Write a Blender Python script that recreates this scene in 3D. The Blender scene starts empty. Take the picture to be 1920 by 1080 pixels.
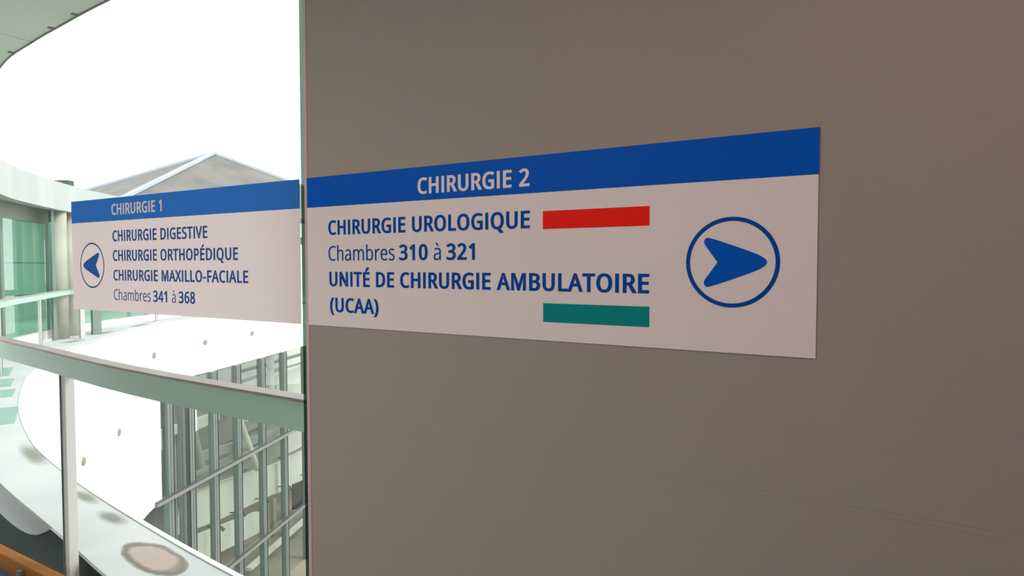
import bpy, bmesh, math, random
from mathutils import Vector, Matrix
from mathutils.geometry import tessellate_polygon
random.seed(4)
SC = bpy.context.scene
COL = SC.collection

# ---------------------------------------------------------------- camera, sky, lights, exposure
EYE = 1.55
YAW, PITCH, ROLL, DIST = .5352, .036, -.0008, 1.103
cam_d = bpy.data.cameras.new('camera')
cam_d.sensor_width = 36.0
cam_d.lens = 1200.0 / 1920.0 * 36.0
cam_d.clip_start, cam_d.clip_end = .02, 500
cam = bpy.data.objects.new('camera', cam_d)
COL.objects.link(cam)
_R = Vector((math.cos(YAW), math.sin(YAW), 0)); _F = Vector((-math.sin(YAW), math.cos(YAW), 0)); _U = Vector((0, 0, 1))
_f = _F * math.cos(PITCH) - _U * math.sin(PITCH)
_u = _F * math.sin(PITCH) + _U * math.cos(PITCH)
_x = _R * math.cos(ROLL) + _u * math.sin(ROLL)
_z = _u * math.cos(ROLL) - _R * math.sin(ROLL)
cam.matrix_world = Matrix(((_x.x, _z.x, -_f.x, 0), (_x.y, _z.y, -_f.y, -DIST), (_x.z, _z.z, -_f.z, EYE), (0, 0, 0, 1)))
SC.camera = cam

world = bpy.data.worlds.new('overcast_sky')
SC.world = world
world.use_nodes = True
world.node_tree.nodes['Background'].inputs[0].default_value = (.985, .985, 1, 1)
world.node_tree.nodes['Background'].inputs[1].default_value = 2.4

def lamp(name, kind, loc, target, energy, color, size=None, size_y=None):
    d = bpy.data.lights.new(name, kind); d.energy = energy; d.color = color
    if kind == 'AREA':
        d.shape = 'RECTANGLE'; d.size = size; d.size_y = size_y
    if kind == 'SUN':
        d.angle = size
    o = bpy.data.objects.new(name, d); COL.objects.link(o); o.location = loc
    o.rotation_euler = (Vector(target) - Vector(loc)).to_track_quat('-Z', 'Y').to_euler()
    return o
lamp('veiled_sun', 'SUN', (12, 5, 11), (0, 0, 0), 2.6, (1, .97, .93), .35)
lamp('interior_fill_light', 'AREA', (-2.0, -2.2, 2.66), (-2.0, -2.2, 0), 76, (1, .97, .97), 2.4, .6)  # unseen lamp, added to brighten the wall and sign
lamp('interior_fill_light', 'AREA', (.6, -.75, 2.67), (.6, -.75, 0), 9.5, (1, .66, .67), 1.3, .3)  # unseen pinkish lamp, added to tint the upper right of the wall

SC.view_settings.view_transform = 'Standard'
SC.view_settings.look = 'None'
SC.view_settings.exposure = 0
SC.view_settings.gamma = 1
SC.view_settings.use_curve_mapping = False
SC.cycles.use_denoising = True
SC.cycles.max_bounces = 10
SC.cycles.transparent_max_bounces = 16
SC.cycles.caustics_reflective = False
SC.cycles.caustics_refractive = False

# ---------------------------------------------------------------- helpers
def lin(r, g, b):
    return tuple(((c / 255) / 12.92 if c <= 10 else ((c / 255 + .055) / 1.055) ** 2.4) for c in (r, g, b)) + (1,)

def mat(name, rgb, rough=.6, metal=0, noise=0, scale=6, rgb2=None, bump=0, trans=0, stretch=None, spec=.5):
    m = bpy.data.materials.new(name); m.use_nodes = True
    nt = m.node_tree; b = nt.nodes['Principled BSDF']
    b.inputs['Base Color'].default_value = lin(*rgb); b.inputs['Roughness'].default_value = rough
    b.inputs['Metallic'].default_value = metal; b.inputs['Specular IOR Level'].default_value = spec
    if noise or rgb2 or bump:
        tc = nt.nodes.new('ShaderNodeTexCoord'); mp = nt.nodes.new('ShaderNodeMapping')
        if stretch: mp.inputs['Scale'].default_value = stretch
        nz = nt.nodes.new('ShaderNodeTexNoise'); nz.inputs['Scale'].default_value = scale; nz.inputs['Detail'].default_value = 6
        nt.links.new(tc.outputs['Object'], mp.inputs[0]); nt.links.new(mp.outputs[0], nz.inputs['Vector'])
        cr = nt.nodes.new('ShaderNodeValToRGB')
        a = rgb2 or tuple(max(0, c * (1 - noise)) for c in rgb)
        cr.color_ramp.elements[0].position = .32; cr.color_ramp.elements[1].position = .68
        cr.color_ramp.elements[0].color = lin(*a); cr.color_ramp.elements[1].color = lin(*rgb)
        nt.links.new(nz.outputs['Fac'], cr.inputs[0]); nt.links.new(cr.outputs[0], b.inputs['Base Color'])
        if bump:
            bp = nt.nodes.new('ShaderNodeBump'); bp.inputs['Strength'].default_value = bump; bp.inputs['Distance'].default_value = .002
            nt.links.new(nz.outputs['Fac'], bp.inputs['Height']); nt.links.new(bp.outputs[0], b.inputs['Normal'])
    if trans:
        tr = nt.nodes.new('ShaderNodeBsdfTranslucent'); mx = nt.nodes.new('ShaderNodeMixShader'); mx.inputs[0].default_value = trans
        tr.inputs[0].default_value = lin(*rgb)
        nt.links.new(b.outputs[0], mx.inputs[1]); nt.links.new(tr.outputs[0], mx.inputs[2])
        nt.links.new(mx.outputs[0], nt.nodes['Material Output'].inputs[0])
    return m

def glass(name, tint, refl=1.0, ior=1.45):
    m = bpy.data.materials.new(name); m.use_nodes = True
    nt = m.node_tree; nt.nodes.clear()
    out = nt.nodes.new('ShaderNodeOutputMaterial'); mx = nt.nodes.new('ShaderNodeMixShader')
    fr = nt.nodes.new('ShaderNodeFresnel'); fr.inputs[0].default_value = ior
    mu = nt.nodes.new('ShaderNodeMath'); mu.operation = 'MULTIPLY'; mu.inputs[1].default_value = refl
    t = nt.nodes.new('ShaderNodeBsdfTransparent'); t.inputs[0].default_value = lin(*tint)
    g = nt.nodes.new('ShaderNodeBsdfGlossy'); g.inputs['Roughness'].default_value = .01
    ge = nt.nodes.new('ShaderNodeNewGeometry'); sb = nt.nodes.new('ShaderNodeMath'); sb.operation = 'SUBTRACT'; sb.inputs[0].default_value = 1
    m2 = nt.nodes.new('ShaderNodeMath'); m2.operation = 'MULTIPLY'          # a pane's inner faces do not reflect a second time
    nt.links.new(ge.outputs['Backfacing'], sb.inputs[1])
    nt.links.new(fr.outputs[0], mu.inputs[0]); nt.links.new(mu.outputs[0], m2.inputs[0]); nt.links.new(sb.outputs[0], m2.inputs[1]); nt.links.new(m2.outputs[0], mx.inputs[0])
    nt.links.new(t.outputs[0], mx.inputs[1]); nt.links.new(g.outputs[0], mx.inputs[2]); nt.links.new(mx.outputs[0], out.inputs[0])
    return m

def make(name, bm, m, parent=None, smooth=False, bevel=0):
    bmesh.ops.recalc_face_normals(bm, faces=bm.faces)
    me = bpy.data.meshes.new(name); bm.to_mesh(me); bm.free()
    me.materials.append(m)
    if smooth:
        for p in me.polygons: p.use_smooth = True
    o = bpy.data.objects.new(name, me); COL.objects.link(o)
    if parent is not None:
        o.parent = parent
        o.matrix_parent_inverse = Matrix.Translation(-parent.location)
    if bevel:
        b = o.modifiers.new('bevel', 'BEVEL'); b.width = bevel; b.segments = 2; b.limit_method = 'ANGLE'
    return o

def thing(name, label, cat, loc, group=None):
    o = bpy.data.objects.new(name, None); COL.objects.link(o); o.location = loc
    o.empty_display_size = .2
    o['label'] = label; o['category'] = cat
    if group: o['group'] = group
    return o

def setting(name, loc=(0, 0, 0), label=None):
    o = bpy.data.objects.new(name, None); COL.objects.link(o); o.location = loc
    o['kind'] = 'structure'
    if label: o['label'] = label
    return o

def box(bm, x0, x1, y0, y1, z0, z1):
    v = [bm.verts.new(p) for p in ((x0, y0, z0), (x1, y0, z0), (x1, y1, z0), (x0, y1, z0), (x0, y0, z1), (x1, y0, z1), (x1, y1, z1), (x0, y1, z1))]
    for f in ((0, 3, 2, 1), (4, 5, 6, 7), (0, 1, 5, 4), (1, 2, 6, 5), (2, 3, 7, 6), (3, 0, 4, 7)):
        bm.faces.new([v[i] for i in f])
    return bm

def boxbm(*a):
    return box(bmesh.new(), *a)

def bar(bm, a, b, w, h, up=(0, 0, 1)):
    """box of width w and height h from point a to point b"""
    a, b = Vector(a), Vector(b); d = (b - a).normalized(); up = Vector(up)
    if abs(d.dot(up)) > .99: up = Vector((1, 0, 0))
    s = d.cross(up).normalized(); u = s.cross(d).normalized()
    v = [bm.verts.new(p + s * (i * w / 2) + u * (j * h / 2)) for p in (a, b) for i, j in ((-1, -1), (1, -1), (1, 1), (-1, 1))]
    for f in ((0, 1, 2, 3), (7, 6, 5, 4), (0, 4, 5, 1), (1, 5, 6, 2), (2, 6, 7, 3), (3, 7, 4, 0)):
        bm.faces.new([v[i] for i in f])
    return bm

def tube(bm, a, b, r, n=16, r2=None):
    a, b = Vector(a), Vector(b); d = (b - a).normalized()
    s = d.orthogonal().normalized(); t = d.cross(s)
    r2 = r if r2 is None else r2
    A = [bm.verts.new(a + (s * math.cos(2 * math.pi * i / n) + t * math.sin(2 * math.pi * i / n)) * r) for i in range(n)]
    B = [bm.verts.new(b + (s * math.cos(2 * math.pi * i / n) + t * math.sin(2 * math.pi * i / n)) * r2) for i in range(n)]
    for i in range(n): bm.faces.new((A[i], A[(i + 1) % n], B[(i + 1) % n], B[i]))
    bm.faces.new(A[::-1]); bm.faces.new(B)
    return bm

def spline(P, n):
    """Catmull-Rom through P (tuples of any length), n samples evenly spaced by arc length"""
    L = len(P[0]); E = [tuple(2 * P[0][k] - P[1][k] for k in range(L))] + list(P) + [tuple(2 * P[-1][k] - P[-2][k] for k in range(L))]
    D = []
    for i in range(1, len(E) - 2):
        for j in range(16):
            t = j / 16
            D.append(tuple(.5 * (2 * E[i][k] + (E[i + 1][k] - E[i - 1][k]) * t + (2 * E[i - 1][k] - 5 * E[i][k] + 4 * E[i + 1][k] - E[i + 2][k]) * t * t + (3 * E[i][k] - E[i - 1][k] - 3 * E[i + 1][k] + E[i + 2][k]) * t ** 3) for k in range(L)))
    D.append(tuple(P[-1]))
    S = [0]
    for a, b in zip(D, D[1:]): S.append(S[-1] + math.dist(a, b))
    out = []; j = 0
    for i in range(n):
        s = S[-1] * i / (n - 1)
        while j < len(S) - 2 and S[j + 1] < s: j += 1
        u = (s - S[j]) / max(1e-9, S[j + 1] - S[j])
        out.append(tuple(D[j][k] * (1 - u) + D[j + 1][k] * u for k in range(L)))
    return out

def offset(P, d):
    """plan polyline moved sideways by d (to the left of travel)"""
    out = []
    for i, p in enumerate(P):
        a = P[max(0, i - 1)]; b = P[min(len(P) - 1, i + 1)]
        t = Vector((b[0] - a[0], b[1] - a[1])).normalized()
        out.append((p[0] - t.y * d, p[1] + t.x * d) + tuple(p[2:]))
    return out

def ribbon(bm, A, B, za, zb):
    """solid strip between plan polylines A and B, from height za up to zb (numbers or lists)"""
    n = len(A); f = lambda z, i: z[i] if isinstance(z, (list, tuple)) else z
    rows = [[bm.verts.new((P[i][0], P[i][1], f(z, i))) for i in range(n)] for P, z in ((A, za), (B, za), (B, zb), (A, zb))]
    for i in range(n - 1):
        for k in range(4):
            r, s = rows[k], rows[(k + 1) % 4]
            bm.faces.new((r[i], r[i + 1], s[i + 1], s[i]))
    bm.faces.new([rows[k][0] for k in range(4)]); bm.faces.new([rows[k][-1] for k in (3, 2, 1, 0)])
    return bm

GLYPHS = {
    'C': '507|323,517 280,513 241,502 206,482 178,456 155,423 139,383 129,337 125,286 131,220 147,164 175,117 213,83 262,62 322,55 359,57 394,62 460,78 460,15 427,5 393,-2 356,-7 312,-8 232,1 166,28 115,72 78,131 56,203 49,287 53,349 67,406 89,456 120,499 159,534 206,559 261,575 324,581 367,578 409,572 448,561 482,547 453,486 394,508 360,515',
    'H': '594|516,0 443,0 443,267 150,267 150,0 78,0 78,573 150,573 150,330 443,330 443,573 516,573',
    'I': '228|78,573 150,573 150,0 78,0',
    'R': '499|236,573 301,568 353,555 393,532 422,500 439,460 444,410 440,368 427,334 408,306 385,285 358,269 330,257 487,0 403,0 264,237 150,237 150,0 78,0 78,573|232,510 150,510 150,298 236,298 296,304 338,325 362,359 370,407 366,440 355,467 336,486 310,500 275,507',
    'U': '586|513,202 507,146 489,95 459,52 416,20 360,-1 290,-8 196,7 128,50 86,118 72,204 72,573 144,573 144,201 154,139 182,93 228,64 294,55 342,59 379,73 407,96 427,126 438,161 442,202 442,573 513,573',
    'G': '584|326,302 524,302 524,22 478,8 431,-1 380,-6 323,-8 241,1 173,28 120,71 81,130 57,202 49,286 58,370 84,442 127,500 186,544 259,571 346,581 392,578 437,572 478,561 516,547 489,484 457,497 421,508 382,515 342,517 278,510 225,489 181,455 150,409 131,353 124,286 130,222 146,166 175,119 216,84 270,62 340,55 404,59 452,68 452,238 326,238',
    'E': '446|398,0 78,0 78,573 398,573 398,509 150,509 150,330 383,330 383,268 150,268 150,63 398,63',
    'D': '585|536,292 528,203 501,131 457,74 399,33 325,8 237,0 78,0 78,573 254,573 335,565 404,540 460,501 502,446 528,377|460,289 454,359 435,415 404,457 361,487 308,505 244,511 150,511 150,62 228,62 329,76 402,119 446,190',
    'S': '440|403,153 396,106 378,66 348,35 307,11 257,-3 198,-8 137,-5 83,4 41,19 41,88 73,76 113,65 156,57 201,55 240,57 273,66 298,79 316,98 327,120 330,147 327,173 318,194 302,213 277,230 242,247 196,265 131,294 106,311 85,330 69,351 57,375 50,403 48,435 54,477 71,513 99,542 136,563 180,576 231,581 276,578 318,572 355,562 389,549 366,487 302,508 266,515 229,517 196,515 169,507 148,494 133,478 124,457 121,434 124,407 133,386 149,367 172,351 204,335 246,318 293,299 332,279 362,255 385,228 398,194',
    'T': '446|259,0 187,0 187,509 8,509 8,573 437,573 437,509 259,509',
    'V': '481|481,573 277,0 204,0 0,573 75,573 204,205 220,160 231,119 241,80 250,119 262,161 277,207 405,573',
    'O': '626|577,287 573,224 561,166 540,116 510,73 473,38 428,13 375,-3 314,-8 251,-3 196,13 151,39 114,73 85,116 65,167 53,224 49,288 56,370 78,442 114,500 166,545 232,572 314,581 393,572 459,545 510,501 547,442 570,370|125,287 130,220 145,163 171,117 207,83 255,62 314,55 373,62 420,83 456,117 481,163 496,220 501,287 490,384 456,457 398,503 314,518 255,511 207,490 171,457 145,411 130,354',
    'P': '485|229,573 326,562 393,528 431,475 444,404 441,370 433,336 417,306 395,278 364,255 324,238 275,227 216,223 150,223 150,0 78,0 78,573|223,511 150,511 150,285 208,285 258,288 298,296 330,311 352,334 365,363 370,401 361,449 334,484 289,504',
    'É': '446|398,0 78,0 78,573 398,573 398,509 150,509 150,330 383,330 383,268 150,268 150,63 398,63|363,749 342,722 312,688 279,656 249,629 202,629 202,638 228,674 256,717 278,757 363,757',
    'Q': '626|577,287 573,221 559,160 535,108 503,64 461,30 411,6 548,-136 444,-136 334,-7 324,-8 314,-8 251,-3 196,13 151,39 114,73 85,116 65,167 53,224 49,288 56,370 78,442 114,500 166,545 232,572 314,581 393,572 459,545 510,501 547,442 570,370|125,287 130,220 145,163 171,117 207,83 255,62 314,55 373,62 420,83 456,117 481,163 496,220 501,287 490,384 456,457 398,503 314,518 255,511 207,490 171,457 145,411 130,354',
    'M': '727|78,0 78,573 186,573 361,140 364,140 542,573 650,573 650,0 578,0 578,450 396,0 330,0 144,450 144,0',
    'A': '512|437,0 368,177 141,177 73,0 0,0 224,575 289,575 512,0|282,415 274,438 263,473 255,500 247,468 238,438 230,415 165,241 346,241',
    'X': '470|467,0 385,0 233,249 79,0 3,0 193,298 15,573 95,573 236,348 377,573 453,573 276,300',
    'L': '420|78,0 78,573 150,573 150,64 400,64 400,0',
    'F': '416|150,0 78,0 78,573 398,573 398,509 150,509 150,306 383,306 383,243 150,243',
    'N': '609|532,0 447,0 141,476 138,476 141,432 143,378 144,320 144,0 78,0 78,573 161,573 467,99 470,99 468,137 466,193 464,249 464,573 532,573',
    'B': '521|241,573 336,565 404,541 445,497 459,431 456,399 446,371 431,347 409,328 382,313 350,304 350,300 384,292 415,279 441,261 461,236 474,203 478,163 472,115 454,74 425,42 385,19 337,5 279,0 78,0 78,573|256,329 318,335 357,352 377,382 384,423 376,463 351,490 308,506 245,511 150,511 150,329|150,269 150,61 265,61 330,68 371,91 394,125 401,168 398,197 388,221 370,241 344,256 307,266 260,269',
    '-': '258|32,184 32,246 226,246 226,184',
    '(': '240|32,220 35,285 45,348 60,409 83,468 113,522 150,573 217,573 167,493 132,407 111,315 103,221 107,159 116,98 132,38 154,-20 182,-75 216,-127 150,-127 113,-77 83,-24 60,34 45,94 35,156',
    ')': '240|209,220 205,156 196,94 180,34 158,-24 128,-77 91,-127 25,-127 59,-75 87,-20 108,38 124,98 134,159 137,221 134,283 124,346 108,406 87,465 59,521 24,573 91,573 128,522 158,468 180,409 196,348 205,285',
    '1': '458|285,0 216,0 216,400 216,439 217,470 219,499 196,477 169,455 108,405 71,452 226,573 285,573',
    '2': '458|417,0 38,0 38,59 188,210 261,287 287,320 306,353 318,387 322,424 315,466 294,496 261,514 221,520 181,517 147,506 115,489 83,466 45,513 94,548 122,561 153,572 186,578 221,581 270,576 313,562 347,540 372,510 388,472 394,428 389,385 375,344 353,305 324,267 247,185 128,67 128,64 417,64',
    '0': '458|419,287 417,221 409,163 395,112 376,70 349,37 316,12 276,-3 229,-8 170,1 122,27 86,70 60,129 44,201 39,287 44,373 58,446 83,504 119,547 167,573 229,581 287,573 335,547 372,504 399,446 414,373|110,287 113,215 121,156 137,111 159,78 190,59 229,52 268,59 298,78 320,110 336,156 345,215 348,287 345,359 336,417 320,463 298,495 268,515 229,521 190,515 159,495 137,463 121,417 113,359',
    '3': '458|395,439 392,403 381,372 363,347 340,326 310,311 277,302 277,298 337,283 379,255 405,214 413,163 407,116 390,74 360,40 318,14 263,-3 193,-8 150,-6 110,-1 72,8 36,23 36,89 74,73 114,61 155,54 194,51 260,59 305,81 331,117 339,164 335,197 320,223 297,242 265,255 226,263 179,265 123,265 123,326 180,326 223,329 259,339 286,356 307,377 319,404 323,434 316,471 295,498 262,516 219,521 190,520 164,515 117,498 75,473 39,521 73,544 115,563 163,576 218,581 296,571 352,540 384,495',
    '4': '458|443,130 359,130 359,0 291,0 291,130 17,130 17,190 286,576 359,576 359,193 443,193|291,193 291,470 92,193',
    '5': '458|221,351 275,346 322,331 361,307 389,274 407,232 413,183 407,128 387,81 356,43 314,15 261,-2 199,-8 156,-6 116,0 80,10 51,23 51,90 82,74 121,62 161,55 200,52 239,55 274,65 302,82 323,106 336,137 341,176 332,225 306,262 262,284 197,292 146,288 99,280 64,302 86,573 373,573 373,508 146,508 132,342 169,348',
    '6': '458|44,245 46,294 51,342 60,389 75,433 95,474 121,510 155,539 196,562 246,576 306,581 344,579 377,573 377,513 344,520 308,523 257,518 216,504 183,483 158,454 139,419 127,380 119,337 115,291 119,291 133,309 150,326 170,339 194,350 223,356 255,358 302,353 342,338 375,313 400,279 416,236 421,184 415,129 399,82 372,44 336,15 291,-2 239,-8 199,-4 163,7 130,26 101,54 77,89 59,133 48,185|238,51 284,59 320,84 343,125 351,184 344,233 324,271 289,295 241,303 205,299 175,287 150,270 131,248 119,223 115,198 117,172 123,146 133,121 146,99 164,79 185,64 210,55',
    '8': '458|229,581 276,577 318,565 352,546 378,519 395,485 400,443 396,411 385,383 368,359 346,338 320,319 291,303 325,285 355,265 381,242 401,216 414,185 419,148 413,104 395,65 367,34 330,11 284,-3 231,-8 174,-3 126,10 89,33 61,63 45,101 39,146 43,183 56,214 75,241 99,264 128,283 158,299 131,316 107,336 87,358 71,383 61,411 58,444 63,485 80,518 107,545 141,565 182,577|108,145 116,107 138,76 176,55 229,48 281,55 319,76 342,108 350,148 346,174 335,197 317,217 293,235 264,251 229,265 217,270 184,254 157,237 136,219 121,197 111,173|228,524 188,518 155,502 134,476 127,441 130,414 141,391 157,373 179,357 232,330 282,357 302,373 317,392 327,414 330,441 323,476 302,502 270,518',
    'a': '450|231,437 299,428 347,403 376,358 385,293 385,0 334,0 320,61 317,61 298,40 279,22 258,9 234,-1 206,-6 172,-8 136,-5 103,6 75,23 55,48 41,80 37,119 50,176 87,219 152,245 243,257 316,259 316,285 310,330 293,359 265,375 227,380 194,378 163,370 106,347 84,400 115,414 151,426 190,434|252,208 184,200 141,182 118,155 110,119 115,87 132,66 157,53 188,49 238,56 279,79 306,117 315,172 315,210',
    'b': '493|139,461 138,410 135,373 139,373 161,398 189,419 226,432 272,437 344,423 401,381 437,312 449,215 444,147 427,91 400,48 365,17 322,-2 272,-8 226,-3 189,10 161,31 139,55 133,55 119,0 68,0 68,609 139,609|260,379 219,374 188,361 165,339 150,308 142,268 139,217 139,214 145,144 165,93 202,61 261,51 312,61 348,93 369,145 376,216 369,287 348,338 311,368',
    'c': '385|241,-8 187,-2 139,15 99,45 69,87 50,143 44,213 51,284 71,342 102,385 142,415 191,432 245,438 278,436 309,431 336,424 358,415 337,356 292,370 244,376 204,371 172,358 148,335 131,303 120,263 117,213 120,166 131,126 148,94 172,71 202,58 240,53 273,55 302,60 351,78 351,15 328,5 304,-2 275,-7',
    'e': '452|234,438 286,432 329,414 364,385 390,346 406,299 411,244 411,201 117,201 127,137 154,90 197,62 254,52 293,54 327,60 392,82 392,20 359,8 327,-1 292,-6 251,-8 194,-2 143,17 101,48 70,91 51,146 44,212 50,277 68,333 96,378 134,411 181,431|233,380 188,372 154,348 130,309 119,257 338,257 335,292 326,322 312,346 292,364 266,376',
    'h': '495|139,431 138,399 135,370 140,370 155,391 174,407 196,420 221,429 247,435 273,437 321,433 360,421 391,400 413,370 426,330 431,280 431,0 361,0 361,275 355,321 338,353 308,372 265,379 222,374 189,360 166,338 150,308 142,269 139,222 139,0 68,0 68,609 139,609',
    'm': '750|540,438 603,429 649,401 676,352 685,280 685,0 615,0 615,277 610,321 594,353 567,372 528,379 474,369 438,342 418,298 411,237 411,0 342,0 342,277 339,308 332,333 320,353 303,367 281,376 253,379 215,374 185,360 164,338 150,308 141,269 139,223 139,0 68,0 68,430 125,430 136,371 140,371 155,392 173,409 194,422 217,431 241,436 266,438 312,433 349,420 378,398 398,366 402,366 427,398 461,420 499,433',
    'r': '331|269,438 295,437 319,433 310,368 287,372 264,374 240,371 217,363 195,351 176,334 161,313 149,289 141,261 139,229 139,0 68,0 68,430 126,430 134,351 137,351 152,374 170,395 191,413 214,426 240,435',
    's': '384|348,119 343,80 327,49 302,24 268,6 226,-4 176,-8 135,-6 99,-1 68,8 42,19 42,83 104,60 141,52 178,49 224,53 256,66 274,86 280,112 278,128 271,141 259,154 239,167 174,196 103,228 76,245 57,266 45,292 41,324 52,372 85,408 137,430 202,438 240,436 275,430 308,421 339,409 315,353 258,372 228,378 197,380 159,377 131,366 114,350 108,328 111,312 119,298 133,286 154,274 219,246 289,215 314,197 333,176 344,150',
    'à': '450|231,437 299,428 347,403 376,358 385,293 385,0 334,0 320,61 317,61 298,40 279,22 258,9 234,-1 206,-6 172,-8 136,-5 103,6 75,23 55,48 41,80 37,119 50,176 87,219 152,245 243,257 316,259 316,285 310,330 293,359 265,375 227,380 194,378 163,370 106,347 84,400 115,414 151,426 190,434|252,208 184,200 141,182 118,155 110,119 115,87 132,66 157,53 188,49 238,56 279,79 306,117 315,172 315,210|205,614 227,575 255,532 282,496 282,486 235,486 204,513 171,546 142,579 121,606 121,614',
    ' ': '209|',
}

# ---------------------------------------------------------------- materials
M = {}
M['wall'] = mat('grey_laminate', (156, 150, 138), .62, noise=.03, scale=.7, spec=.25)
M['seam'] = mat('laminate_scratch', (146, 140, 128), .8)
M['trim'] = mat('beige_edge_trim', (196, 172, 164), .5)
M['gasket'] = mat('dark_gasket', (120, 130, 126), .6)
M['glass'] = glass('clear_window_glass', (250, 253, 252), .6)
M['glass_edge'] = glass('green_glass_edge', (138, 162, 151), .8)
M['vinyl'] = mat('white_vinyl', (226, 218, 214), .5, spec=.3)
M['vinyl_lit'] = mat('white_vinyl_on_glass', (226, 214, 212), .5, trans=.32, spec=.3)
M['blue'] = mat('blue_vinyl', (0, 88, 190), .5, spec=.06)
M['blue_text'] = mat('dark_blue_print', (0, 74, 160), .5, spec=.06)
M['blue_lit'] = mat('blue_vinyl_on_glass', (34, 104, 184), .45, trans=.3, spec=.3)
M['blue_text_lit'] = mat('blue_print_on_glass', (36, 92, 158), .5, trans=.2, spec=.3)
M['red'] = mat('red_vinyl', (240, 30, 14), .5, spec=.08)
M['teal'] = mat('teal_vinyl', (0, 138, 136), .5, spec=.08)
M['carpet'] = mat('grey_floor', (120, 112, 105), .8, noise=.1)
M['plaster'] = mat('interior_plaster', (196, 182, 172), .8)
M['ledge'] = mat('painted_concrete', (188, 190, 189), .75, rgb2=(174, 178, 178), scale=1.1, stretch=(1, 1, 1))
M['refl_grey'] = mat('grey_reflection_tone', (104, 108, 105), .6)
M['white_wall'] = mat('white_render', (243, 243, 240), .8)
M['kerb'] = mat('white_kerb_paint', (214, 214, 208), .7)
M['fascia'] = mat('pale_fascia_metal', (172, 178, 174), .6, rgb2=(160, 167, 162), scale=1.2, stretch=(1, 1, .15))
M['soffit'] = mat('soffit_panel', (172, 182, 168), .75, rgb2=(158, 172, 160), scale=.9)
M['seal'] = mat('dark_sealant', (84, 88, 82), .7)
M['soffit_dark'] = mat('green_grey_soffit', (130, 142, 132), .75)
M['teal_glass'] = glass('green_tinted_glass', (212, 236, 228), 1.8)
M['inner'] = mat('pale_room_finish', (214, 224, 216), .8)
M['frame'] = mat('grey_window_frame', (112, 126, 118), .5)
M['column'] = mat('cream_concrete', (176, 174, 158), .8, rgb2=(160, 162, 148), scale=3)
M['rail'] = mat('green_grey_rail', (160, 192, 178), .45)
M['rail_cap'] = mat('weathered_rail_top', (160, 150, 144), .5, rgb2=(136, 124, 120), scale=3)
M['post'] = mat('pale_post_paint', (186, 184, 180), .5)
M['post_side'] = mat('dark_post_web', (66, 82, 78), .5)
M['roof'] = mat('grey_slate_roof', (116, 113, 108), .85, rgb2=(96, 94, 90), scale=.5, bump=.3)
M['ridge'] = mat('zinc_ridge_cap', (156, 166, 176), .4)
M['vent'] = mat('dark_roof_plant', (58, 70, 66), .6)
M['mullion'] = mat('grey_green_fin', (116, 126, 121), .5, rgb2=(104, 115, 111), scale=2, stretch=(4, 4, .2))
M['transom'] = mat('grey_transom', (124, 122, 120), .5)
M['concrete'] = mat('pale_concrete', (208, 203, 196), .85, rgb2=(190, 187, 180), scale=.7, stretch=(1, 1, .3))
M['back'] = mat('grey_green_backdrop_wall', (144, 150, 142), .85, rgb2=(122, 128, 122), scale=.3, stretch=(1, 1, 2))
M['slab'] = mat('mid_grey_slab', (140, 140, 136), .8)  # plain mid grey for gallery edges, frames and panels
M['opening'] = mat('dark_doorway', (52, 52, 48), .7)
M['ground'] = mat('courtyard_paving', (138, 130, 116), .85, noise=.12, scale=.3)
M['dark_green'] = mat('dark_green_reflection', (22, 40, 34), .8, rgb2=(12, 22, 24), scale=1.5, spec=.05)
M['refl_orange'] = mat('orange_reflection_tone', (160, 98, 16), .6, spec=.1, rgb2=(120, 68, 16), scale=3, stretch=(.3, 6, 6))
M['blue_grey'] = mat('blue_grey_decking', (104, 116, 116), .6)
M['lampm'] = mat('lamp_arm_metal', (70, 80, 78), .5)

def dirt_material(name, rgb, edge, a0=.98, amax=.92):
    m = mat(name, rgb, .9); nt = m.node_tree; b = nt.nodes['Principled BSDF']
    at = nt.nodes.new('ShaderNodeAttribute'); at.attribute_name = 'radial'
    tc = nt.nodes.new('ShaderNodeTexCoord')
    nz = nt.nodes.new('ShaderNodeTexNoise'); nz.inputs['Scale'].default_value = 9; nz.inputs['Detail'].default_value = 5
    nt.links.new(tc.outputs['Object'], nz.inputs['Vector'])
    ad = nt.nodes.new('ShaderNodeMath'); ad.operation = 'MULTIPLY_ADD'; ad.inputs[1].default_value = .4; nt.links.new(nz.outputs['Fac'], ad.inputs[0]); nt.links.new(at.outputs['Fac'], ad.inputs[2])
    cr = nt.nodes.new('ShaderNodeValToRGB'); cr.color_ramp.elements[0].position = .3; cr.color_ramp.elements[0].color = lin(*rgb)
    e = cr.color_ramp.elements.new(.84); e.color = lin(*[min(255, c * 1.02) for c in rgb]); e = cr.color_ramp.elements.new(.99); e.color = lin(*edge); cr.color_ramp.elements[-1].color = lin(*edge)
    nt.links.new(ad.outputs[0], cr.inputs[0]); nt.links.new(cr.outputs[0], b.inputs['Base Color'])
    al = nt.nodes.new('ShaderNodeMapRange'); al.inputs[1].default_value = a0; al.inputs[2].default_value = 1.26; al.inputs[3].default_value = amax; al.inputs[4].default_value = 0
    nt.links.new(ad.outputs[0], al.inputs[0]); nt.links.new(al.outputs[0], b.inputs['Alpha'])
    return m
M['puddle'] = dirt_material('dried_puddle', (172, 156, 147), (124, 116, 104), 1.02, .9)
M['stain'] = dirt_material('grey_puddle_stain', (132, 132, 118), (150, 154, 146), .5, .6)

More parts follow.
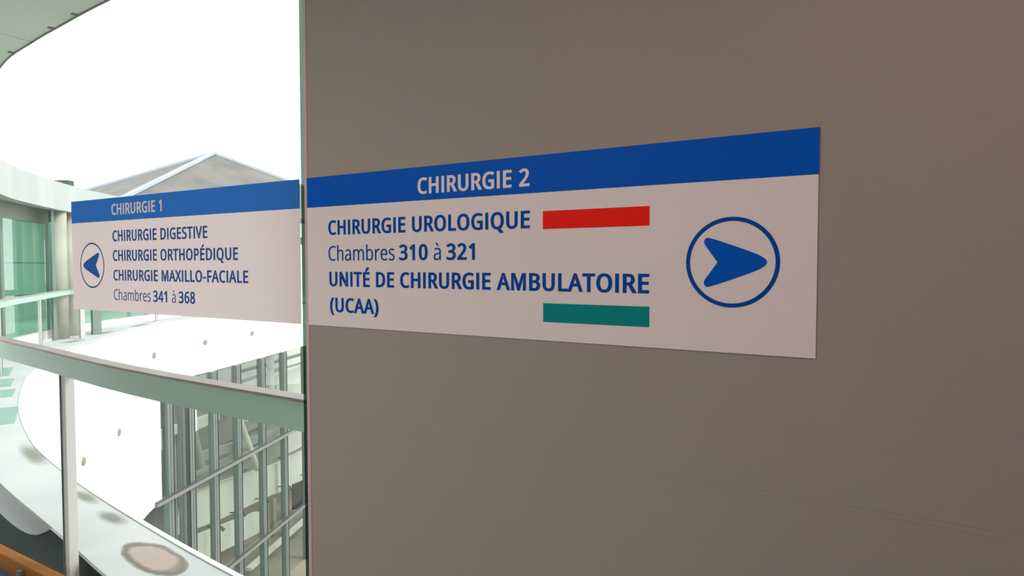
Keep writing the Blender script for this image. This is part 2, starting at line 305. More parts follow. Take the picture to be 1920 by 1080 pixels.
# ---------------------------------------------------------------- interior shell
CEIL = 2.7
XE = -1.2585                    # free edge of the glass pane
WX0, WX1 = -1.2365, 4.0
wall = setting('wall_right', (WX0, 0, 0), 'grey laminate wall panel carrying the right half of the sign')
make('panel', boxbm(WX0, WX1, 0, .04, 0, CEIL), M['wall'], wall)
make('core', boxbm(WX0 + .001, WX1, .04, .16, 0, CEIL), M['plaster'], wall)
bm = bmesh.new(); bar(bm, (-1.16, -.0001, 1.187), (.75, -.0001, 1.1735), .0002, .0009)
make('scratch', bm, M['seam'], wall)
bm = bmesh.new(); bar(bm, (-.45, -.0001, 1.176), (.15, -.0001, 1.168), .0002, .0006)
make('scratch', bm, M['seam'], wall)

trim = setting('trim_1', (-1.245, 0, 0), 'narrow beige trim along the panel edge')
make('edge_strip', boxbm(-1.2480, WX0, -.0015, .04, 0, CEIL), M['trim'], trim, bevel=.001)
make('gasket', boxbm(XE + .0006, -1.2482, .012, .05, 0, CEIL), M['gasket'], trim)

win = setting('window_1', (-2.6, 0, 0), 'tall frameless glass pane with a green edge')
make('pane', boxbm(-3.9, XE - .0022, 0, .012, .02, CEIL - .01), M['glass'], win)
make('pane_edge', boxbm(XE - .0022, XE, 0, .012, .02, CEIL - .01), M['glass_edge'], win)
make('sill', boxbm(-6, WX0, -.03, .05, 0, .02), M['frame'], win)
win2 = setting('window_2', (-4.9, 0, 0), 'second glass pane further along the glass wall')
make('pane', boxbm(-6, -3.96, 0, .012, .02, CEIL - .01), M['glass'], win2)
make('post', boxbm(-3.96, -3.9, -.02, .04, .02, CEIL), M['frame'], win2)

s = make('floor', boxbm(-6, 4, -4, .0, -.2, 0), M['carpet']); s['kind'] = 'structure'
s = make('ceiling', boxbm(-6, 4, -4, .16, CEIL, CEIL + .1), M['plaster']); s['kind'] = 'structure'
s = make('wall_back', boxbm(-6, 4, -4.1, -4, -.2, CEIL), M['plaster']); s['kind'] = 'structure'
s = make('wall_left', boxbm(-6.1, -6, -4.1, .16, -.2, CEIL), M['plaster']); s['kind'] = 'structure'
s = make('wall_end', boxbm(4, 4.1, -4.1, .16, -.2, CEIL), M['plaster']); s['kind'] = 'structure'

# ---------------------------------------------------------------- lettering
def glyph(ch):
    p = GLYPHS[ch].split('|')
    return int(p[0]), [[tuple(map(int, q.split(','))) for q in c.split()] for c in p[1:] if c]

def fatten(P, ox, oy):
    n = len(P); out = []
    for i in range(n):
        a, b, c = Vector(P[i - 1]), Vector(P[i]), Vector(P[(i + 1) % n])
        d1 = (b - a).normalized(); d2 = (c - b).normalized()
        n1 = Vector((-d1.y, d1.x)); n2 = Vector((-d2.y, d2.x))
        k = max(.35, 1 + n1.dot(n2)); v = (n1 + n2) / k
        out.append((b.x + v.x * ox, b.y + v.y * oy))
    return out

def lettering(runs, x0, x1, base, cap, m, parent, y=-.0009, track=0):
    """runs: (text, weight) pieces set in one line from x0 to x1 with capitals of height cap"""
    polys = []; pen = 0
    for text, wt in runs:
        ox, oy = (33, 18) if wt else (2, -1)
        for ch in text:
            adv, cs = glyph(ch)
            hole = [sum(a[0] * b[1] - b[0] * a[1] for a, b in zip(c, c[1:] + c[:1])) > 0 for c in cs]
            cs = [fatten(c, ox * (.7 if h and ch in 'A4' else 1), oy * (.7 if h and ch in 'A4' else 1)) for c, h in zip(cs, hole)]
            # bring weight growth back inside the cap height
            kk = 573 / (573 + 2 * oy)
            for c in cs:
                ar = sum(a[0] * b[1] - b[0] * a[1] for a, b in zip(c, c[1:] + c[:1]))
                pc = [(pen + px, (py + oy) * kk) for px, py in c]
                if ar < 0 or not polys: polys.append([pc])      # clockwise contours are outlines, the others holes in the last outline
                else: polys[-1].append(pc)
            pen += adv + (ox * 1.45 if wt else 0) + track
    xs = [p[0] for g in polys for c in g for p in c]
    a, b = min(xs), max(xs); sx = (x1 - x0) / (b - a); sz = cap / 573
    bm = bmesh.new()
    for g in polys:
        if not g: continue
        vs = [[Vector(((p[0] - a) * sx + x0, y, p[1] * sz + base)) for p in c] for c in g]
        flat = [bm.verts.new(v) for c in vs for v in c]
        for t in tessellate_polygon([[Vector((v.x, v.z, 0)) for v in c] for c in vs]):
            try: bm.faces.new([flat[i] for i in t])
            except ValueError: pass
    for f in bm.faces: f.normal_update()
    for f in bm.faces:
        if f.normal.y > 0: f.normal_flip()
    me = bpy.data.meshes.new('lettering'); bm.to_mesh(me); bm.free(); me.materials.append(m)
    o = bpy.data.objects.new('lettering', me); COL.objects.link(o); o.parent = parent
    o.matrix_parent_inverse = Matrix.Translation(-parent.location)
    return o

def ring(name, cx, cz, rx, rz, t, m, parent, y=-.0009):
    bm = bmesh.new(); n = 96
    A = [bm.verts.new((cx + rx * math.cos(2 * math.pi * i / n), y, cz + rz * math.sin(2 * math.pi * i / n))) for i in range(n)]
    B = [bm.verts.new((cx + (rx - t) * math.cos(2 * math.pi * i / n), y, cz + (rz - t) * math.sin(2 * math.pi * i / n))) for i in range(n)]
    for i in range(n): bm.faces.new((A[i], B[i], B[(i + 1) % n], A[(i + 1) % n]))
    return make(name, bm, m, parent)

def arrow(name, cx, cz, r, sgn, m, parent, y=-.0009):
    # rounded dart in units of the ring radius, pointing to +x
    ctrl = [(-.30, 0), (-.585, .40), (-.60, .47), (-.565, .53), (-.48, .545), (-.05, .40), (.50, .190), (.68, .09), (.735, .03),
            (.735, -.03), (.68, -.09), (.50, -.190), (-.05, -.40), (-.48, -.545), (-.565, -.53), (-.60, -.47), (-.585, -.40)]
    P = [ctrl[0]] + spline(ctrl[1:], 60)
    vs = [Vector((cx + sgn * p[0] * r, cz + p[1] * r, 0)) for p in P]
    bm = bmesh.new(); bv = [bm.verts.new((v.x, y, v.y)) for v in vs]
    for t in tessellate_polygon([vs]): bm.faces.new([bv[i] for i in t])
    return make(name, bm, m, parent)

def flat(name, x0, x1, z0, z1, m, parent, y0=-.0004, y1=0):
    return make(name, boxbm(x0, x1, y0, y1, z0, z1), m, parent)

TOP, BLUE, BOT = 1.7629, 1.6904, 1.4029     # header top, header bottom, sign bottom
# right-hand sign on the laminate panel
sr = thing('direction_sign', 'sign half on grey wall, headed CHIRURGIE 2, arrow pointing right', 'sign', (-.67, 0, 1.58))
flat('backing', -1.2378, -.1000, BOT, TOP, M['vinyl'], sr, y0=-.0020, y1=0)
flat('header_band', -1.2378, -.0992, BLUE, TOP, M['blue'], sr, -.0023, -.0020)
Y = -.0026
lettering([('CHIRURGIE 2', 1)], -.8915, -.6125, 1.7042, .0350, M['vinyl'], sr, Y)
lettering([('CHIRURGIE UROLOGIQUE', 1)], -1.1655, -.6120, 1.6222, .0345, M['blue_text'], sr, Y)
lettering([('Chambres ', 0), ('310', 1), (' à ', 0), ('321', 1)], -1.1655, -.7417, 1.5607, .0348, M['blue_text'], sr, Y)
lettering([('UNITÉ DE CHIRURGIE AMBULATOIRE', 1)], -1.1636, -.3697, 1.4993, .0348, M['blue_text'], sr, Y)
lettering([('(UCAA)', 1)], -1.1624, -1.0073, 1.4375, .0345, M['blue_text'], sr, Y)
flat('colour_bar', -.5830, -.3698, 1.6194, 1.6541, M['red'], sr, -.0024, -.0020)
flat('colour_bar', -.5822, -.3690, 1.4392, 1.4757, M['teal'], sr, -.0024, -.0020)
ring('arrow_ring', -.2290, EYE + .0042, .0753, .0753, .0067, M['blue_text'], sr, Y)
arrow('direction_arrow', -.2290, EYE + .0042, .0753, 1, M['blue'], sr, Y)
# left-hand sign on the glass
sl = thing('direction_sign', 'sign half on the glass pane, headed CHIRURGIE 1, arrow pointing left', 'sign', (-1.8, 0, 1.58))
def film(name, x0, x1, z0, z1, m, parent, y):
    bm = bmesh.new(); bm.faces.new([bm.verts.new(p) for p in ((x0, y, z0), (x1, y, z0), (x1, y, z1), (x0, y, z1))])
    return make(name, bm, m, parent)
film('backing', -2.3766, -1.2650, BOT, BLUE, M['vinyl_lit'], sl, -.0004)
film('header_band', -2.3766, -1.2650, BLUE, TOP, M['blue_lit'], sl, -.0004)
lettering([('CHIRURGIE 1', 1)], -2.1268, -1.8532, 1.7088, .0345, M['vinyl'], sl)
lettering([('CHIRURGIE DIGESTIVE', 1)], -2.1241, -1.6380, 1.6252, .0347, M['blue_text_lit'], sl)
lettering([('CHIRURGIE ORTHOPÉDIQUE', 1)], -2.1252, -1.5067, 1.5636, .0343, M['blue_text_lit'], sl)
lettering([('CHIRURGIE MAXILLO-FACIALE', 1)], -2.1244, -1.4660, 1.5021, .0337, M['blue_text_lit'], sl)
lettering([('Chambres ', 0), ('341', 1), (' à ', 0), ('368', 1)], -2.1237, -1.6990, 1.4400, .0342, M['blue_text_lit'], sl)
ring('arrow_ring', -2.2510, EYE - .0002, .0743, .0743, .0050, M['blue_text_lit'], sl)
arrow('direction_arrow', -2.2510, EYE - .0002, .0743, -1, M['blue_lit'], sl)

# ---------------------------------------------------------------- the terrace ring outside
GROUND = -13.0
INNER = [(3.5, .95), (0, 1.08), (-2.0, 1.17), (-3.31, 1.29), (-4.24, 1.40), (-5.52, 1.59), (-6.32, 1.74), (-7.53, 2.01), (-8.82, 2.42), (-9.88, 2.81), (-11.36, 3.45),
         (-12.64, 4.09), (-14.81, 5.46), (-16.5, 6.85), (-18.2, 8.45), (-19.6, 9.85), (-20.5, 10.9), (-21.3, 12.3), (-22.3, 14.9), (-24.8, 20.75), (-28.4, 29.1)]
OUTER = [(3.5, .26), (0, .42), (-2.0, .60), (-3.0, .74), (-3.99, .89), (-4.92, 1.05), (-6.47, 1.30), (-8.0, 1.62), (-10.0, 2.2), (-12.5, 3.2), (-15.0, 4.45), (-16.4, 5.3),
         (-18.0, 6.9), (-19.8, 8.7), (-21.4, 11.0), (-23.2, 14.5), (-25.9, 21.3), (-29.5, 29.4)]
I1 = spline(INNER, 120); O1 = spline(OUTER, 120)
terrace = setting('terrace_ledge', (-8, 1.9, -.3), 'curved pale concrete ledge round the courtyard')
bm = bmesh.new(); ribbon(bm, O1, I1, -.325, -.30); make('slab', bm, M['ledge'], terrace)
# low rounded lip along the courtyard edge
ins = offset(I1, .05)
ins = offset(I1, .025)
bm = bmesh.new(); ribbon(bm, ins, offset(I1, -.01), -.30, -.292); make('lip', bm, M['kerb'], terrace)
# grey interior reflection in the glass, built solid under the near outer edge
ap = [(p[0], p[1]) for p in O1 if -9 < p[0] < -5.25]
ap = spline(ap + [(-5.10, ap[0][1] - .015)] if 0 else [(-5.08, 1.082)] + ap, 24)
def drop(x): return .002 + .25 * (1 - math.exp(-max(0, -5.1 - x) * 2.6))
bm = bmesh.new(); ribbon(bm, offset(ap, .012), offset(ap, -.02), [-.304 - drop(p[0]) for p in ap], -.301); make('grey_reflection', bm, M['refl_grey'], terrace)
# dark green reflection in the glass, built as a solid wall below the ledge
O2 = offset(O1[:52], -.012)
bm = bmesh.new(); ribbon(bm, O2, offset(O2, -.06), GROUND, -.325); make('dark_reflection', bm, M['dark_green'], terrace)
deck = setting('balcony_deck', (-3, .4, -.5), 'narrow blue-grey service deck below the window')
make('deck_slab', boxbm(-9, 3, .17, .76, -.60, -.50), M['blue_grey'], deck)
refl_bar = thing('orange_reflection', 'solid bar standing in for an orange beam on the deck edge at the lower left corner', 'reflection', (-5, .8, -.5))  # interior reflection in the glass, built as a solid orange bar
bm = bmesh.new(); bar(bm, (-9, .80, -.415), (3, .80, -.415), .07, .10); make('reflection_body', bm, M['refl_orange'], refl_bar, bevel=.006)
for x in (-5.35, -4.75, -4.2, -3.4): make('bracket', boxbm(x, x + .03, .73, .755, -.5, -.39), M['lampm'], refl_bar)

def patch(cx, cy, rx, ry, ang, key, label, parent=terrace):
    n = 40; bm = bmesh.new(); ca, sa = math.cos(ang), math.sin(ang)
    lay = bm.verts.layers.float.new('radial'); rows = []
    for k in range(1, 8):
        r = k / 7; row = []
        for i in range(n):
            a = 2 * math.pi * i / n; w = 1 + .03 * math.sin(2 * a + cx) + .02 * math.sin(5 * a + cy)
            x, y = r * rx * w * math.cos(a), r * ry * w * math.sin(a)
            v = bm.verts.new((cx + x * ca - y * sa, cy + x * sa + y * ca, -.297)); v[lay] = r; row.append(v)
        rows.append(row)
    c = bm.verts.new((cx, cy, -.297)); c[lay] = 0
    for i in range(n): bm.faces.new((c, rows[0][i], rows[0][(i + 1) % n]))
    for a, b in zip(rows, rows[1:]):
        for i in range(n): bm.faces.new((a[i], b[i], b[(i + 1) % n], a[(i + 1) % n]))
    o = make('puddle_stain', bm, M[key], parent)
    o['label'] = label
    return o
patch(-3.98, 1.165, .35, .135, 3.05, 'puddle', 'brown dried puddle with a dark rim')
patch(-4.88, 1.38, .22, .07, 3.05, 'stain', 'faint grey stain')
patch(-5.50, 1.50, .25, .06, 3.0, 'stain', 'faint grey stain beside the post')
patch(-7.2, 1.84, .55, .09, 2.9, 'stain', 'dark grey puddle stain')
for x, y, r in ((-17.1, 6.8, .5), (-18.5, 8.2, .6), (-19.9, 10.0, .8)): patch(x, y, r, .16, 2.2, 'stain', 'long dark puddle stain')
# green strips set flush in the ledge where it curves round
for ya, yb in (((-13.73, 4.04), (-12.74, 3.66)), ((-12.38, 3.53), (-11.62, 3.24)), ((-11.32, 3.13), (-10.68, 2.89)), ((-9.88, 2.59), (-8.86, 2.2))):
    fx, fy = .10, .27
    def q(p, t): return (p[0] + fx * t, p[1] + fy * t, -.294)
    bm = bmesh.new(); f = [bm.verts.new(p) for p in (q(ya, -.8), q(ya, .65), q(yb, .45), q(yb, -.8))]
    r = bmesh.ops.extrude_face_region(bm, geom=[bm.faces.new(f)])
    for v in r['geom']:
        if isinstance(v, bmesh.types.BMVert): v.co.z -= .02
    make('green_strip', bm, mat('green_strip_finish', (128, 168, 156), .3), terrace)

# white courtyard wall below the ledge: deep to the corner K, shallow band above the facade beyond
K = 0
best = 1e9
for i, p in enumerate(I1):
    d = math.dist(p, (-20.5, 10.9))
    if d < best: best, K = d, i
cw = setting('courtyard_wall', (-20.5, 10.9, -2.4), 'white curved courtyard wall below the ledge')
I2 = offset(I1, .06)
bm = bmesh.new(); ribbon(bm, I2[34:K + 1], offset(I2, .3)[34:K + 1], -6.25, -.325); make('wall_face', bm, M['white_wall'], cw)
bm = bmesh.new(); ribbon(bm, I2[K:], offset(I2, .3)[K:], -2.42, -.325); make('fascia_band', bm, M['white_wall'], cw)
FA = Vector((-20.5, 10.9)); FD = Vector((-.395, .919)).normalized(); FN = Vector((-FD.y, FD.x))   # facade line; FN points behind it
def fp(s, off, z): 
    p = FA + FD * s + FN * off
    return (p.x, p.y, z)
def hole(x, y, z):
    i = min(range(len(I2)), key=lambda k: math.dist(I2[k], (x, y)))
    a, b = Vector(I2[max(0, i - 1)]), Vector(I2[min(len(I2) - 1, i + 1)]); t = (b - a).normalized(); nrm = Vector((t.y, -t.x))
    p = Vector((I2[i][0], I2[i][1]))
    u = (Vector((x, y)) - p).dot(t); p = p + t * u
    bm = bmesh.new(); tube(bm, (p.x - nrm.x * .05, p.y - nrm.y * .05, z), (p.x + nrm.x * .035, p.y + nrm.y * .035, z), .10, 20)
    sp = make('drain_spout', bm, M['lampm'] if 0 else mat('rusty_drain', (138, 132, 114), .8), cw)
    return sp
for x, y, z in ((-22.9, 16.3, -1.3), (-21.7, 13.4, -1.3), (-20.3, 10.75, -1.35), (-18.5, 8.75, -1.3), (-18.2, 8.45, -3.05), (-16.2, 6.6, -3.05)): hole(x, y, z)

# ---------------------------------------------------------------- guardrail
RAIL = [(2.5, .66, 1.0), (-1, .68, 1.0), (-2.07, .70, 1.0), (-3.06, .735, 1.0), (-3.72, .785, 1.0), (-4.38, .865, 1.0), (-4.99, .945, 1.0), (-5.67, 1.03, 1.0), (-7.5, 1.38, .98), (-10, 2.2, .97),
        (-13.4, 3.93, .95), (-15.25, 5.2, .95), (-18.2, 7.35, .95), (-19.9, 9.5, .95), (-21.5, 12.3, .95), (-24.6, 19.6, .95)]
R1 = spline(RAIL, 110)
def rail_z(x, y): return min(R1, key=lambda p: (p[0] - x) ** 2 + (p[1] - y) ** 2)
gr = thing('guardrail', 'curved green-grey steel guardrail sweeping round the terrace beyond the glass', 'railing', (-4.45, .87, -.42))
zt = [p[2] for p in R1]
P2 = [(p[0], p[1]) for p in R1]; P3 = offset(P2, -.055)
bm = bmesh.new(); ribbon(bm, P2, P3, [z - .135 for z in zt], [z - .012 for z in zt]); make('top_rail', bm, M['rail'], gr)
bm = bmesh.new(); ribbon(bm, offset(P2, .004), offset(P2, -.075), [z - .012 for z in zt], zt); make('rail_cap', bm, M['rail_cap'], gr)
def post(x, y, foot, w=.075, d=.05):
    r = rail_z(x, y); i = R1.index(r); a = Vector(R1[max(0, i - 1)][:2]); b = Vector(R1[min(109, i + 1)][:2]); t = (b - a).normalized(); n = Vector((t.y, -t.x))
    c = Vector((x, y)) - n * -.01
    bm = bmesh.new(); bar(bm, (c.x, c.y, foot), (c.x, c.y, r[2] - .13), w, d, up=(n.x, n.y, 0))
    p = make('post', bm, M['post'], gr)
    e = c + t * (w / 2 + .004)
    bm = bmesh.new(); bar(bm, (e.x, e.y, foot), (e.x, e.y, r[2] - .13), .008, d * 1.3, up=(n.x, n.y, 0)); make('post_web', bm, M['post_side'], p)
    return p
post(-4.44, .90, -.55)
for x, y in ((-1.2, .70), (-7.6, 1.42), (-10.9, 2.48), (-13.2, 3.83), (-15.6, 5.46), (-18.95, 8.25), (-20.8, 11.0)): post(x, y, -.3, .07, .05)

# ---------------------------------------------------------------- canopy above
CE = [(5, 2.02), (0, 2.04), (-4.2, 2.06), (-6.28, 2.15), (-7.46, 2.25), (-8.13, 2.32), (-9.33, 2.50), (-11.5, 3.1), (-14, 4.2)]
CS = spline(CE, 80)
canopy = setting('roof_canopy', (-6, 1, 4), 'curved roof soffit overhead')
def ce_y(x):
    for a, b in zip(CS, CS[1:]):
        if b[0] <= x <= a[0]: return a[1] + (b[1] - a[1]) * (a[0] - x) / max(1e-6, a[0] - b[0])
    return CS[-1][1] if x < 0 else CS[0][1]
xs = [4.6, 1.4, -1.8, -5.0, -8.15, -11.3, -13.9]
for a, b in zip(xs, xs[1:]):
    n = 10; A = [(a - .008 + (b - a + .016) * i / n, .18) for i in range(n + 1)]; B = [(p[0], ce_y(p[0])) for p in A]
    bm = bmesh.new(); ribbon(bm, A, B, 4.0, 4.04); make('soffit_panel', bm, M['soffit'], canopy)
bm = bmesh.new(); E1 = [(p[0], p[1] - .0) for p in CS]
ribbon(bm, offset(E1, .0), offset(E1, -.02), 3.992, 4.4); make('edge_trim', bm, M['seal'], canopy)
make('roof_slab', boxbm(-13.9, 4.6, .18, 1.98, 4.045, 4.4), M['soffit'], canopy)
for x in (-6.9, -7.5, -8.75): 
    y = ce_y(x); make('clip', boxbm(x - .02, x + .02, y - .05, y - .005, 3.99, 4.0), M['seal'], canopy)
s = make('wall_upper', boxbm(-14, 4.6, -.1, .18, CEIL + .1, 4.4), M['fascia']); s['kind'] = 'structure'

# ---------------------------------------------------------------- curved building at the left
cb = thing('curved_building', 'curved pale building with green glazing beyond the terrace at the left', 'building', (-18, 7.5, -.3))
FB = [(-12.2, 3.1), (-13.4, 3.75), (-14.40, 4.36), (-15.31, 4.92), (-16.30, 5.70), (-17.86, 7.10), (-19.0, 8.4), (-20.2, 10.2), (-22.4, 14.5), (-25.5, 22)]
F1 = spline(FB, 70)
n = len(F1)
# fascia heights: lower at the near end, as it is seen
bm = bmesh.new(); ribbon(bm, F1, offset(F1, .25), 2.9, 3.58); make('fascia', bm, M['fascia'], cb)
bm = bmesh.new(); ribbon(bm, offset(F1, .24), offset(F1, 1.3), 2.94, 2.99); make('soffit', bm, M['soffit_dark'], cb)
G1 = offset(F1, .6)
bm = bmesh.new(); ribbon(bm, offset(G1, -.12), offset(G1, .08), -.30, -.09); make('kerb', bm, M['kerb'], cb)
bm = bmesh.new(); ribbon(bm, offset(F1, .3), offset(F1, 6), 3.2, 3.3); make('roof', bm, M['kerb'], cb)
bm = bmesh.new(); ribbon(bm, offset(F1, 1.0), offset(F1, 4.4), -.25, -.2); make('inner_floor', bm, M['inner'], cb)
bm = bmesh.new(); ribbon(bm, offset(F1, 4.4), offset(F1, 4.6), -.3, 3.2); make('inner_wall', bm, M['inner'], cb)
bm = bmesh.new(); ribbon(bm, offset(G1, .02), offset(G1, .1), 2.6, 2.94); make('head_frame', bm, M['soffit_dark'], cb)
step = 7
for i in range(0, n - step, step):
    a, b = Vector(G1[i]), Vector(G1[i + step]); t = (b - a).normalized()
    bm = bmesh.new(); bar(bm, (*(a + t * .03), 1.25), (*(b - t * .03), 1.25), .02, 2.68); make('glazing_pane', bm, M['teal_glass'], cb)
    bm = bmesh.new(); bar(bm, (a.x, a.y, -.09), (a.x, a.y, 2.6), .05, .09); make('window_mullion', bm, M['frame'], cb)
for z in (.75, 1.6):
    bm = bmesh.new(); ribbon(bm, offset(G1, .9), offset(G1, .93), z, z + .03); make('inner_rail', bm, M['frame'], cb)
def pillar(x, y, r, z0, z1, name, m):
    bm = bmesh.new(); tube(bm, (x, y, z0), (x, y, z1), r, 24)
    return make(name, bm, m, cb, smooth=False)
o = pillar(-18.0, 6.95, .17, -.3, 2.94, 'column', M['column'])
for p in o.data.polygons: p.use_smooth = len(p.vertices) == 4
o = pillar(-18.55, 7.45, .15, -.3, 2.94, 'column', M['column'])
for p in o.data.polygons: p.use_smooth = len(p.vertices) == 4
bm = bmesh.new(); bar(bm, (-17.72, 6.67, -.3), (-17.72, 6.67, 2.94), .07, .12); make('frame_jamb', bm, M['frame'], cb)
bm = bmesh.new(); bar(bm, (-17.62, 7.25, -.3), (-17.62, 7.25, 2.94), .10, .08); make('down_pipe', bm, M['post'], cb)
bm = bmesh.new(); bar(bm, (-18.35, 7.95, -.3), (-18.35, 7.95, 2.94), .22, .10); make('flat_fin', bm, M['frame'], cb)
for lx, ly in ((-18.2, 5.6), (-21.2, 8.6), (-16.2, 4.0)):
    lamp('glazing_fill_light', 'POINT', (lx, ly, 2.6), (lx, ly, 0), 75, (1, 1, 1))  # lamps added inside to brighten the green glazing
vt = thing('roof_plant_box', 'dark flat plant box on the curved roof left of the hipped roof', 'vent', (-21.2, 9.1, 3.3))
bm = bmesh.new(); bar(bm, (-27.15, 10.84, 4.02), (-26.51, 11.22, 4.02), .3, 1.4); make('plant_casing', bm, M['vent'], vt)

# ---------------------------------------------------------------- hipped roof building far behind
hb = thing('hipped_roof_building', 'distant building with a grey slate hipped roof rising above the left sign half', 'building', (-45.7, 30.3, GROUND))
apex = Vector((-45.74, 30.31, 10.26)); c1 = Vector((-40.15, 19.44, 5.03)); c2 = Vector((-35.9, 41.7, 5.0)); c3 = Vector((-75.3, 24.2, 5.03))
far = Vector((-70.5, 46.5, 5.0)); apex2 = Vector((-62.0, 33.5, 9.9))
def roof_face(P, name='roof_slope'):
    bm = bmesh.new(); v = [bm.verts.new(p) for p in P]; f = bm.faces.new(v)
    r = bmesh.ops.extrude_face_region(bm, geom=[f])
    for g in r['geom']:
        if isinstance(g, bmesh.types.BMVert): g.co.z -= .25
    return make(name, bm, M['roof'], hb)
lowl = Vector((-75.3, 24.2, 5.03))
roof_face((apex, c1, c2)); roof_face((apex, lowl, c1)); roof_face((apex, c2, far)); roof_face((apex, far, lowl))
for a, b in ((apex, c1), (apex, c2), (apex, lowl)):
    bm = bmesh.new(); bar(bm, a + Vector((0, 0, .05)), b + Vector((0, 0, .05)), .36 if b is c1 else .2, .18); make('ridge_cap', bm, M['ridge'], hb)
bm = bmesh.new()
W4 = [c1, c2, far, lowl]; cen = sum(W4, Vector()) / 4
q = [cen + (p - cen) * .96 for p in W4]
lo = [bm.verts.new((p.x, p.y, GROUND)) for p in q]; hi = [bm.verts.new((p.x, p.y, 4.9)) for p in q]
for i in range(4): bm.faces.new((lo[i], lo[(i + 1) % 4], hi[(i + 1) % 4], hi[i]))
bm.faces.new(hi); make('wall', bm, M['concrete'], hb)

# ---------------------------------------------------------------- glazed facade below the white band
gf = thing('glazed_facade', 'tall glazed facade with grey fins below the white courtyard wall', 'facade', fp(0, 0, GROUND))
def slab_sz(P, off, thick, m, name, parent, smooth=False):
    """plate lying in the plane 'off' behind the facade; P = (distance along, height) corners"""
    bm = bmesh.new(); n = len(P)
    A = [bm.verts.new(fp(s, off, z)) for s, z in P]; B = [bm.verts.new(fp(s, off + thick, z)) for s, z in P]
    bm.faces.new(A); bm.faces.new(B[::-1])
    for i in range(n): bm.faces.new((A[i], A[(i + 1) % n], B[(i + 1) % n], B[i]))
    return make(name, bm, m, parent)
M['groove'] = mat('dark_brown_seal', (84, 78, 76), .7)
fins = [.45, 1.17, 1.60, 3.01, 4.61, 6.52, 8.45, 10.6, 12.9, 15.3, 17.8]
for s in fins:
    w = .14 if s == 1.17 else .28
    f = slab_sz([(s - w / 2, GROUND), (s + w / 2, GROUND), (s + w / 2, -2.42), (s - w / 2, -2.42)], -.02, .2, M['mullion'], 'facade_fin', gf)
    slab_sz([(s - w / 2 - .012, GROUND), (s - w / 2, GROUND), (s - w / 2, -2.42), (s - w / 2 - .012, -2.42)], -.05, .03, M['frame'], 'fin_flange', f)
    slab_sz([(s - .012, GROUND), (s + .012, GROUND), (s + .012, -2.42), (s - .012, -2.42)], -.026, .01, M['groove'], 'fin_groove', f)
    slab_sz([(s + w / 2, GROUND), (s + w / 2 + .015, GROUND), (s + w / 2 + .015, -2.42), (s + w / 2, -2.42)], -.05, .25, M['groove'], 'fin_flange', f)
for z in (-6.2, -10.15):
    slab_sz([(-.4, z - .06), (20, z - .06), (20, z + .06), (-.4, z + .06)], -.16, .10, M['transom'], 'transom', gf)
    slab_sz([(-.4, z + .075), (20, z + .075), (20, z + .10), (-.4, z + .10)], -.16, .10, M['lampm'], 'transom_lip', gf)
M['facade_glass'] = glass('facade_glass', (244, 249, 246), 1.2)
for (z0, z1) in ((-12.9, -10.2), (-10.05, -6.27), (-6.12, -2.45)):
    for a, b in zip([-.3] + fins[:9], fins[:10]):
        if b - a > .3: slab_sz([(a + .11, z0), (b - .11, z0), (b - .11, z1), (a + .11, z1)], .08, .02, M['facade_glass'], 'glazing_pane', gf)

# structure standing behind the facade
ic = thing('stair_and_gallery', 'pale concrete galleries and columns seen through the glazed facade', 'building', fp(8, 3, GROUND))
def gal(P, off=3.0, t=.25, m='concrete', name='parapet'): return slab_sz(P, off, t, M[m], name, ic)
gal([(10.46, -4.33), (23, -4.52), (26, -4.6), (26, -6.3), (16.84, -6.2), (10.4, -6.2)])
gal([(5.6, -8.05), (8.08, -8.44), (11.59, -9.0), (14.75, -9.41), (24, -9.8), (24, -12.2), (16.7, -11.39), (12.63, -10.72), (8.03, -10.16), (5.2, -9.7)])
gal([(4.4, -9.9), (8.3, -10.6), (11.6, -11.2), (11.6, -12.3), (4.4, -11.2)], 3.1)
gal([(3.0, -5.0), (8.1, -5.2), (8.1, -5.55), (5.9, -5.62), (3.0, -5.9)], 3.0, .3)
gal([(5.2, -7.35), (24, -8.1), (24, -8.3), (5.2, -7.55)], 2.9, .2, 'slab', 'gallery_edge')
gal([(11.6, -5.0), (12.4, -5.05), (12.4, -6.2), (11.6, -6.15)], 2.75, .1, 'concrete', 'light_panel')
gal([(8.5, -12.6), (24, -12.6), (24, -12.75), (8.5, -12.75)], 1.8, .3, 'concrete', 'low_kerb')
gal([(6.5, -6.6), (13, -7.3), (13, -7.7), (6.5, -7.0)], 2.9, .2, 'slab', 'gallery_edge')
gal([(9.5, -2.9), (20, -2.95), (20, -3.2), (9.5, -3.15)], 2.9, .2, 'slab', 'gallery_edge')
gal([(9.5, -3.5), (20, -3.6), (20, -3.75), (9.5, -3.65)], 2.8, .1, 'lampm', 'gallery_rail')
gal([(9.5, -4.0), (20, -4.15), (20, -4.25), (9.5, -4.1)], 2.8, .1, 'transom', 'gallery_rail')
gal([(6, -7.9), (14.7, -8.95), (24, -9.3), (24, -9.42), (14.7, -9.07), (6, -8.02)], 2.7, .08, 'transom', 'gallery_rail')
gal([(15.0, -10.95), (16.4, -11.15), (16.3, -12.75), (15.0, -12.4)], 2.92, .08, 'opening', 'doorway')
gal([(12.7, -10.9), (13.0, -10.95), (13.0, -12.9), (12.7, -12.9)], 2.9, .2, 'slab', 'door_frame')
gal([(-6, GROUND), (60, GROUND), (60, -2.5), (-6, -2.5)], 9, .3, 'back', 'back_wall')
for z in (-4.0, -5.9, -7.6, -9.5, -11.2): gal([(-5, z), (58, z), (58, z + .35), (-5, z + .35)], 8.7, .3, 'slab', 'floor_edge')
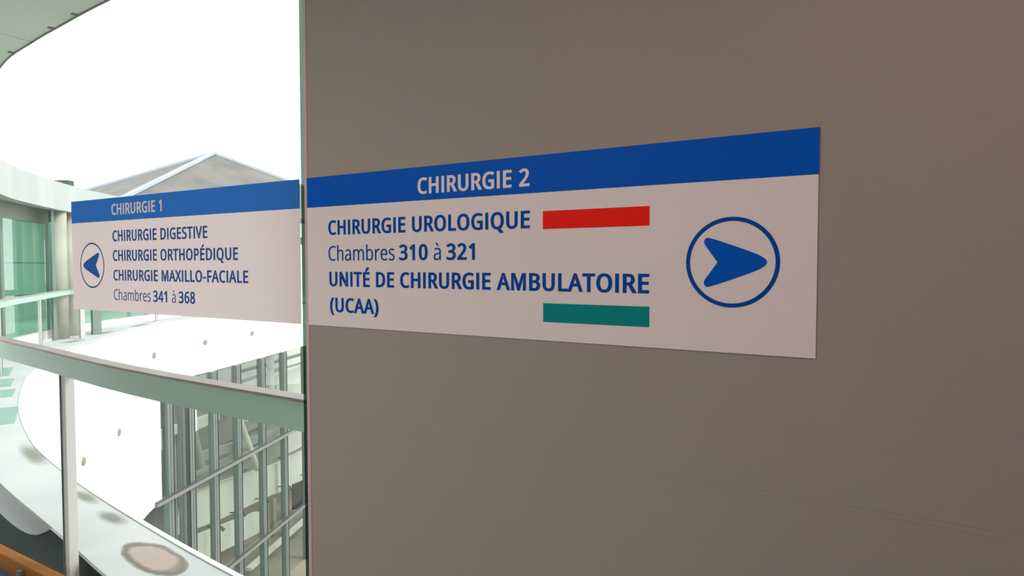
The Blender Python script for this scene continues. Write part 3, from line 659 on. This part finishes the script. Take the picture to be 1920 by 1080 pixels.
for s, off, z0, z1, r in ((13.25, 3.0 - .5, GROUND, -2.5, .16), (12.0, 2.6, -6.2, -2.5, .2), (17.6, 2.5, GROUND, -2.5, .2), (24, 3.4, GROUND, -2.5, .25)):
    a = fp(s, off, z0); b = fp(s, off, z1); bm = bmesh.new(); tube(bm, a, b, r, 18); make('column', bm, M['concrete'], ic, smooth=False)
for (s0, z0, s1, z1, r) in ((8.4, -5.6, 9.9, -8.4, .14), (4.9, -4.9, 5.5, -6.9, .13), (7.6, -2.6, 8.9, -5.6, .12)):
    bm = bmesh.new(); tube(bm, fp(s0, 2.2, z0), fp(s1, 2.2, z1), r, 14); make('brace', bm, M['concrete'] if s0 != 4.9 else M['slab'], ic)
for s, z0, z1 in ((2.02, -4.45, -2.5), (2.49, -4.55, -2.5), (2.35, -9.9, -7.2)):
    w = .11; gal([(s - w, z0), (s + w, z0), (s + w, z1), (s - w, z1)], .45, .06, 'white_wall', 'white_panel')
for s, z0, z1 in ((2.02, -9.6, -4.6), (2.25, -7.2, -4.6)):
    gal([(s - .09, z0), (s + .09, z0), (s + .09, z1), (s - .09, z1)], .95, .06, 'slab', 'grey_panel')
# arm lamps fixed to the lower parapet
for k, (s, z, lb) in enumerate(((7.0, -10.1, 'arm lamp nearest the white corner, lowest of the row seen through the facade'), (8.8, -10.15, 'second arm lamp from the white corner, behind the facade glazing'),
                     (11.0, -10.3, 'middle arm lamp of the five behind the facade glazing'), (13.4, -10.5, 'fourth arm lamp, above the slim pale column behind the facade'), (16.1, -10.75, 'arm lamp beside the dark doorway, furthest from the white corner'))):
    l = thing('wall_lamp', lb, 'lamp', fp(s, 2.9, z), 'arm lamps along the lower gallery')
    bm = bmesh.new(); tube(bm, fp(s, 3.0, z), fp(s, 2.3, z + .05), .03, 8); make('lamp_arm', bm, M['lampm'], l)
    bm = bmesh.new(); tube(bm, fp(s, 2.35, z + .05), fp(s, 2.2, z - .12), .05, 10, .09); make('lamp_head', bm, M['lampm'], l)

g = make('courtyard_ground', boxbm(-70, 20, .9, 70, GROUND - .2, GROUND), M['ground']); g['kind'] = 'structure'
